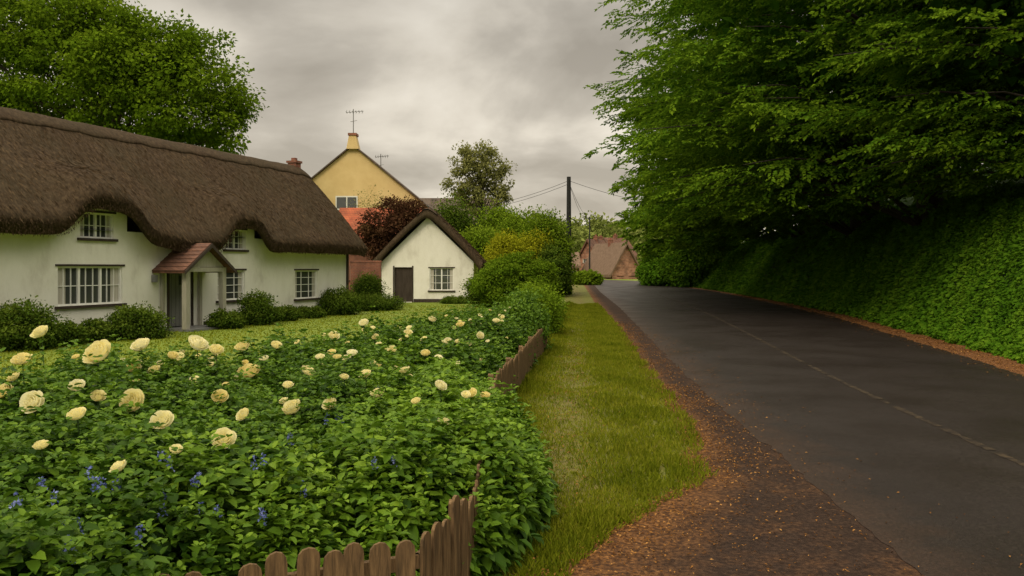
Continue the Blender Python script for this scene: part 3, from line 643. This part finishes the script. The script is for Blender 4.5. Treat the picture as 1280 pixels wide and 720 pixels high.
far_cottage(700,722,318,150,'pink',0,False,'farroof',.5)
# ---------------------------------------------------------------- utility poles and wires
def pole(name,x,d,ztop,r,arm=True):
    X=(x-640)/F*d; p=[([(X,d,-.2),(X,d,ztop*.5),(X,d,ztop)],[r*1.15,r,r*.8])]
    if arm:
        p.append(([(X-.55,d-.15,ztop-.35),(X+.55,d-.15,ztop-.35)],[.06,.06]))
        for q in (-.5,0,.5): p.append(([(X+q,d-.15,ztop-.3),(X+q,d-.15,ztop-.1)],[.04,.03]))
    tubes(name,p,M['pole'],seg=10); return np.array([X,d,ztop-.1])
t1=pole('utility_pole',711,62,H0+114/F*62,.2,False)
t2=pole('utility_pole',737,135,H0+64/F*135,.13,True)
def wire(a,b,sag):
    t=np.linspace(0,1,16)[:,None]; P=a*(1-t)+b*t; P[:,2]-=sag*4*(t*(1-t))[:,0]; return (P,[.016]*16)
ws=[]
lf=px(560,262,75)
for o in (0,.25): ws.append(wire(t1-np.array([0,0,.2+o]),lf-np.array([0,0,o]),.5))
for o in (-.4,.4): ws.append(wire(t1-np.array([0,0,.3]),t2+np.array([o,0,-.1]),1.0))
ws.append(wire(t1-np.array([0,0,.2]),np.array([14.,66.,7.]),.3))
tubes('overhead_wires',ws,M['pole'],seg=5)
# ---------------------------------------------------------------- trees and bushes
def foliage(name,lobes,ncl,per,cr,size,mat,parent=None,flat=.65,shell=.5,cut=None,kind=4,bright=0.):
    vol=np.array([l[3]*l[4]*l[5] for l in lobes])**.67; li=rng.choice(len(lobes),ncl,p=vol/vol.sum()); Lb=np.array(lobes)[li]
    D=rdir(ncl); r=(shell+(1-shell)*rng.random(ncl)**.6)*(1+.10*np.sin(D[:,0]*5+Lb[:,0])*np.cos(D[:,2]*6))
    Cc=Lb[:,:3]+D*Lb[:,3:6]*r[:,None]
    if cut is not None: k=Cc[:,2]>cut; Cc=Cc[k]; D=D[k]
    m=len(Cc); crs=cr*rng.uniform(.6,1.3,m); cv=rng.random(m)
    idx=np.repeat(np.arange(m),per); n=len(idx)
    o=rdir(n)*(rng.random(n)**.45)[:,None]; P=Cc[idx]+o*crs[idx][:,None]*np.array([1,1,flat])
    A=o*.6+D[idx]*.5+rng.normal(size=(n,3))*.6; A[:,2]-=.15
    N=np.array([0,0,.7])+o*.6+D[idx]*.4+rng.normal(size=(n,3))*.4
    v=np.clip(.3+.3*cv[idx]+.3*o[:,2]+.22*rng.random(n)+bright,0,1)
    S=size*rng.uniform(.6,1.3,n)
    P[:,2]=np.maximum(P[:,2],.03)
    leaf_obj(name,P,A,N,S,S*.7,mat,v,parent); return Cc
def tree(name,base,lobes,ncl,per,cr,size,mat,tr,fork=.35,nb=40,shell=.5,**k):
    e=empty(name); Cc=foliage('crown',lobes,ncl,per,cr,size,mat,e,shell=shell,**k)
    b=np.array(base,float); top=np.array(lobes[0][:3]); ps=[([b,b*(1-.3)+top*.3,b*.3+top*.7,top],[tr*1.25,tr,tr*.6,tr*.3])]
    for c in Cc[rng.choice(len(Cc),min(nb,len(Cc)),replace=False)]:
        t=rng.uniform(fork,.9); s=b*(1-t)+top*t; mid=(s+c)/2+np.array([0,0,.08*np.linalg.norm(c-s)]); r=tr*.35*(1.1-t)
        ps.append(([s,mid,c],[r,r*.6,r*.2]))
    tubes('trunk_and_limbs',ps,M['bark'],e); return e
def bush(name,x0,x1,ytop,d,mat,size=.08,dens=1.,dy=None,cr=None,**k):
    X=((x0+x1)/2-640)/F*d; rx=(x1-x0)/2000*d; zt=H0-(ytop-HY)/F*d; ry=dy or rx
    lobes=[(X,d,zt*.45,rx*.9,ry*.9,zt*.5),(X-rx*.35,d,zt*.4,rx*.6,ry*.7,zt*.42),(X+rx*.4,d+.1,zt*.36,rx*.55,ry*.7,zt*.4)]
    area=rx*zt*4; ncl=int(60*dens+area*10*dens); foliage(name,lobes,ncl,60,cr or max(.12,.16*(rx+zt)),size,mat,shell=.45,**k)
def lob(x,y,rx,ry,d,k=1.):
    return ((x-640)/F*d,d,H0-(y-HY)/F*d,rx/F*d,rx/F*d*k,ry/F*d)
ol=[lob(130,110,110,105,52),lob(235,112,80,75,50),lob(60,90,120,110,54),lob(-40,120,110,120,54),lob(256,155,55,45,50),lob(90,40,90,60,52),lob(190,70,62,48,50),lob(150,90,70,60,49)]
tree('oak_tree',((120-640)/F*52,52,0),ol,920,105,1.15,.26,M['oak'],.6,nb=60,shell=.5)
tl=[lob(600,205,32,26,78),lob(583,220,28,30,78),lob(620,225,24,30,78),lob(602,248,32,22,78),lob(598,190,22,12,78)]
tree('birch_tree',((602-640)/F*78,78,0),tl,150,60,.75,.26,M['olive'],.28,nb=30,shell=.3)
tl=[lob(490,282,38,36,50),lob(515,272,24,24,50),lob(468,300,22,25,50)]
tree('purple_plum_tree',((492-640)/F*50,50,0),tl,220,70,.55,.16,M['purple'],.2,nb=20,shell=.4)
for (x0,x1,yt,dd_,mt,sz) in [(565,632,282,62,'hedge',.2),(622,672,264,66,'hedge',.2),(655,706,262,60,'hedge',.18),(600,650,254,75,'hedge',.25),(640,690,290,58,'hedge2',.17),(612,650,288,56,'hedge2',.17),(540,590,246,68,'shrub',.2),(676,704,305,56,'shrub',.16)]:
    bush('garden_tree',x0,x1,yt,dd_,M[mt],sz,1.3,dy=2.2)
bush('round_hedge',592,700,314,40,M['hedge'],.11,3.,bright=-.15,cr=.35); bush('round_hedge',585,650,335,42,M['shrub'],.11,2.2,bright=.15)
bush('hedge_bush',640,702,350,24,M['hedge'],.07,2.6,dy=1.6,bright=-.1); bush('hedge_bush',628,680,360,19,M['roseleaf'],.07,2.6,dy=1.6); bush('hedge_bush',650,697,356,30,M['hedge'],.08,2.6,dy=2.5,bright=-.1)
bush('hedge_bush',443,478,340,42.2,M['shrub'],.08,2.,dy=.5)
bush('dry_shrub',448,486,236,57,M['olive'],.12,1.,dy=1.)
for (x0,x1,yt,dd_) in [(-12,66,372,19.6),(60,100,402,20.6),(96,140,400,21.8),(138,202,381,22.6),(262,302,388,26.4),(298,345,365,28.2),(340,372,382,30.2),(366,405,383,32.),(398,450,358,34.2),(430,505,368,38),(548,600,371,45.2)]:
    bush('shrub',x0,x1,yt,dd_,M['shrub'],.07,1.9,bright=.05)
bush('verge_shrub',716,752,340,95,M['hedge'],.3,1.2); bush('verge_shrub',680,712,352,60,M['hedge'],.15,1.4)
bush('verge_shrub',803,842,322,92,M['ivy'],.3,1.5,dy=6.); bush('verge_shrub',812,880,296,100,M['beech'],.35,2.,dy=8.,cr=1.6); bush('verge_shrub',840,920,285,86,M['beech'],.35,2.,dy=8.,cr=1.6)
n=50; lobes=[]
for i in range(n):
    x=rng.uniform(380,900); dd_=rng.uniform(205,290); yt=rng.uniform(268,300) if x>560 else rng.uniform(285,310)
    zt=H0-(yt-HY)/F*dd_; rx=rng.uniform(6,11); lobes.append(((x-640)/F*dd_,dd_,zt*.5,rx,rx,zt*.5))
foliage('distant_trees',lobes,2600,22,2.4,1.3,M['far'],shell=.6)
n=70; lobes=[]
for i in range(n):
    a=rng.uniform(-1.5,.9); R_=rng.uniform(300,420); zt=rng.uniform(12,22); lobes.append((R_*math.sin(a),R_*math.cos(a),zt*.4,18,18,zt*.6))
foliage('distant_woodland',lobes,2200,18,4.,3.,M['far'],shell=.6)
# ---------------------------------------------------------------- beeches on the bank
def beech(X,d,cz,R,nb,ns,leaf,zb=4.5):
    e=empty('beech_tree'); c=np.array([X,d,cz]); R=np.array(R)
    az=np.where(rng.random(nb)<.82,rng.normal(size=nb)*.9+math.pi*1.17,rng.random(nb)*6.28); sz=rng.uniform(-.95,.98,nb)
    ch=(1-np.abs(sz)**2.6)**.42
    E=c+np.stack([np.cos(az)*ch,np.sin(az)*ch,sz],1)*R*rng.uniform(.80,1.05,nb)[:,None]
    hd=np.hypot(E[:,0]-X,E[:,1]-d); S=np.stack([np.full(nb,X),np.full(nb,d),np.maximum(zb-1,E[:,2]-.35*hd)],1)
    fd=nrm((E-S)*np.array([1,1,0.])); lat=np.stack([-fd[:,1],fd[:,0],np.zeros(nb)],1)
    idx=np.repeat(np.arange(nb),ns); n=len(idx); t=.42+.6*rng.random(n)**.75
    Ln=np.linalg.norm(E-S,axis=1)[idx]
    def curve(S_,E_,t_,L_):
        P=S_*(1-t_[:,None])+E_*t_[:,None]; P[:,2]+=L_*.10*np.sin(t_*math.pi)-.06*L_*t_**3; return P
    w=(rng.random(n)*2-1); wid=.24*Ln*(1.15-t)*1.2+.35
    P=curve(S[idx],E[idx],t,Ln)+lat[idx]*(w*wid)[:,None]; P[:,2]-=.30*np.abs(w)*wid+rng.random(n)*.25
    sd_=nrm(fd[idx]+lat[idx]*(w*1.1)[:,None]+rng.normal(size=(n,3))*.25+np.array([0,0,-.28]))
    m=11; sl=rng.uniform(.55,1.15,n); side=nrm(np.cross(sd_,np.array([0,0,1.])+rng.normal(size=(n,3))*.22)); up=np.cross(side,sd_)
    bv=rng.random(nb); Ps=[];As=[];Ns=[];Vs=[]
    for k in range(m):
        f_=(k+.5)/m; sg=1 if k%2 else -1
        Ps.append(P+sd_*(sl*f_)[:,None]+side*(sg*.02)-up*(.12*sl*f_**2)[:,None]); As.append(sd_*.75+side*sg*(.9-.5*f_)+rng.normal(size=(n,3))*.18)
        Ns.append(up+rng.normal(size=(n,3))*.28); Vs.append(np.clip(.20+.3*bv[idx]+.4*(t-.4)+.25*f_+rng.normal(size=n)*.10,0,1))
    P2=np.concatenate(Ps);A2=np.concatenate(As);N2=np.concatenate(Ns);V2=np.concatenate(Vs); s=leaf*rng.uniform(.7,1.25,len(P2))
    lim=lambda Q:np.maximum(bankz(np.maximum(Q[:,0]-rr_(Q[:,1]),1.),Q[:,1])+.9,4.2+.5*fnoise(Q[:,0],Q[:,1],.7)+.04*np.maximum(0,30-Q[:,1])-.02*np.clip(Q[:,1]-50,0,50))
    ok=P2[:,2]>lim(P2)
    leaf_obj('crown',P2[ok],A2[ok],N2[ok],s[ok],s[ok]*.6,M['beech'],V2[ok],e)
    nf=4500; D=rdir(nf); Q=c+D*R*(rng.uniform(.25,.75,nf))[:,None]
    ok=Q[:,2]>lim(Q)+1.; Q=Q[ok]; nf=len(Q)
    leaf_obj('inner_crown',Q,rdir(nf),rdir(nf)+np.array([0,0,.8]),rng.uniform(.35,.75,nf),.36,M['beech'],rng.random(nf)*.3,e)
    zb0=float(bankz(np.array(max(1.,X-rr_(d))),d)); ps=[([(X,d,zb0-.3),(X+.1,d,zb0+2.5),(X-.15,d+.1,cz),(X,d,cz+R[2]*.8)],[.55,.42,.3,.06])]
    for i in rng.choice(nb,min(50,nb),replace=False):
        if E[i,2]<5.2: continue
        tt=np.linspace(0,1,6); pp=curve(np.repeat(S[i:i+1],6,0),np.repeat(E[i:i+1],6,0),tt,np.full(6,np.linalg.norm(E[i]-S[i]))); ps.append((pp,np.linspace(.10,.012,6)))
    tubes('trunk_and_limbs',ps,M['bark'],e,seg=6)
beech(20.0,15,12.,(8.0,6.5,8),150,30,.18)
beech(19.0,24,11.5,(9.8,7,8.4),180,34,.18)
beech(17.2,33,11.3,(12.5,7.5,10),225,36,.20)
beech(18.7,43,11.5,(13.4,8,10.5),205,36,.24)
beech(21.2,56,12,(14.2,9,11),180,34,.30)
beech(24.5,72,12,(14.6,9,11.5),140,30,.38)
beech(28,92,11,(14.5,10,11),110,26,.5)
n=40; lobes=[]
for i in range(n):
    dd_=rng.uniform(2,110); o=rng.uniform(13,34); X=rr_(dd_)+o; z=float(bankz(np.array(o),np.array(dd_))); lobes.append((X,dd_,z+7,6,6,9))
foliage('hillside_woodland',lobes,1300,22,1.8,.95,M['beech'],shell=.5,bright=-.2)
# ---------------------------------------------------------------- world / light / camera
w=bpy.data.worlds.new('World'); scene.world=w; w.use_nodes=True; nt=w.node_tree; nt.nodes.clear(); N=nt.nodes.new; Lk=nt.links.new
SEL,SAZ=math.radians(40),math.radians(203)
sky=N('ShaderNodeTexSky'); sky.sky_type='NISHITA'; sky.sun_disc=False; sky.sun_elevation=SEL; sky.sun_rotation=SAZ; sky.dust_density=3
tc=N('ShaderNodeTexCoord'); sp_=N('ShaderNodeSeparateXYZ'); Lk(tc.outputs['Generated'],sp_.inputs[0])
mz=N('ShaderNodeMath'); mz.operation='MAXIMUM'; mz.inputs[1].default_value=0; Lk(sp_.outputs[2],mz.inputs[0])
az=N('ShaderNodeMath'); az.operation='ADD'; az.inputs[1].default_value=.30; Lk(mz.outputs[0],az.inputs[0])
dv=N('ShaderNodeVectorMath'); dv.operation='DIVIDE'; cb=N('ShaderNodeCombineXYZ')
for i in range(3): Lk(az.outputs[0],cb.inputs[i])
Lk(tc.outputs['Generated'],dv.inputs[0]); Lk(cb.outputs[0],dv.inputs[1])
mp=N('ShaderNodeMapping'); mp.inputs['Scale'].default_value=(1,.8,1.6); mp.inputs['Location'].default_value=(5.3,2.2,0); Lk(dv.outputs[0],mp.inputs[0])
nz=N('ShaderNodeTexNoise'); nz.inputs['Scale'].default_value=1.9; nz.inputs['Detail'].default_value=8; nz.inputs['Roughness'].default_value=.50; nz.inputs['Distortion'].default_value=.25; Lk(mp.outputs[0],nz.inputs['Vector'])
cr=ramp(nt,[(.36,(.46,.425,.37)),(.46,(.60,.56,.495)),(.54,(.80,.75,.665)),(.64,(.96,.91,.82))]); Lk(nz.outputs['Fac'],cr.inputs[0])
gz=ramp(nt,[(0,(1.08,1.04,.95)),(.15,(1.04,1.01,.95)),(.33,(.74,.725,.695)),(.5,(1.,.97,.89))]); Lk(mz.outputs[0],gz.inputs[0])
mu=N('ShaderNodeMix'); mu.data_type='RGBA'; mu.blend_type='MULTIPLY'; mu.inputs[0].default_value=1; Lk(cr.outputs[0],mu.inputs[6]); Lk(gz.outputs[0],mu.inputs[7])
# overcast zenith is brighter than the horizon
zr_=N('ShaderNodeMapRange'); zr_.inputs[1].default_value=.36; zr_.inputs[2].default_value=.8; zr_.inputs[3].default_value=1.0; zr_.inputs[4].default_value=3.3; Lk(mz.outputs[0],zr_.inputs[0])
b1=N('ShaderNodeBackground'); Lk(mu.outputs[2],b1.inputs[0]); Lk(zr_.outputs[0],b1.inputs[1])
b2=N('ShaderNodeBackground'); Lk(sky.outputs[0],b2.inputs[0]); b2.inputs[1].default_value=.05
ms=N('ShaderNodeMixShader'); ms.inputs[0].default_value=.04; Lk(b1.outputs[0],ms.inputs[1]); Lk(b2.outputs[0],ms.inputs[2])
wo=N('ShaderNodeOutputWorld'); Lk(ms.outputs[0],wo.inputs[0])
sl=bpy.data.lights.new('sun','SUN'); sl.energy=1.5; sl.angle=math.radians(20); sl.color=(1,.85,.60); so=link(bpy.data.objects.new('sun',sl))
dirv=Vector((math.sin(SAZ)*math.cos(SEL),math.cos(SAZ)*math.cos(SEL),math.sin(SEL))); so.rotation_euler=dirv.to_track_quat('Z','Y').to_euler()
cam=bpy.data.cameras.new('camera'); cam.lens=36*F/1280; cam.sensor_width=36; cam.shift_y=-25/1280; cam.clip_end=3000; cam.clip_start=.05
co=link(bpy.data.objects.new('camera',cam)); co.location=(0,0,H0); co.rotation_euler=(math.radians(90),0,0); scene.camera=co
scene.view_settings.view_transform='Standard'; scene.view_settings.look='None'; scene.view_settings.exposure=0
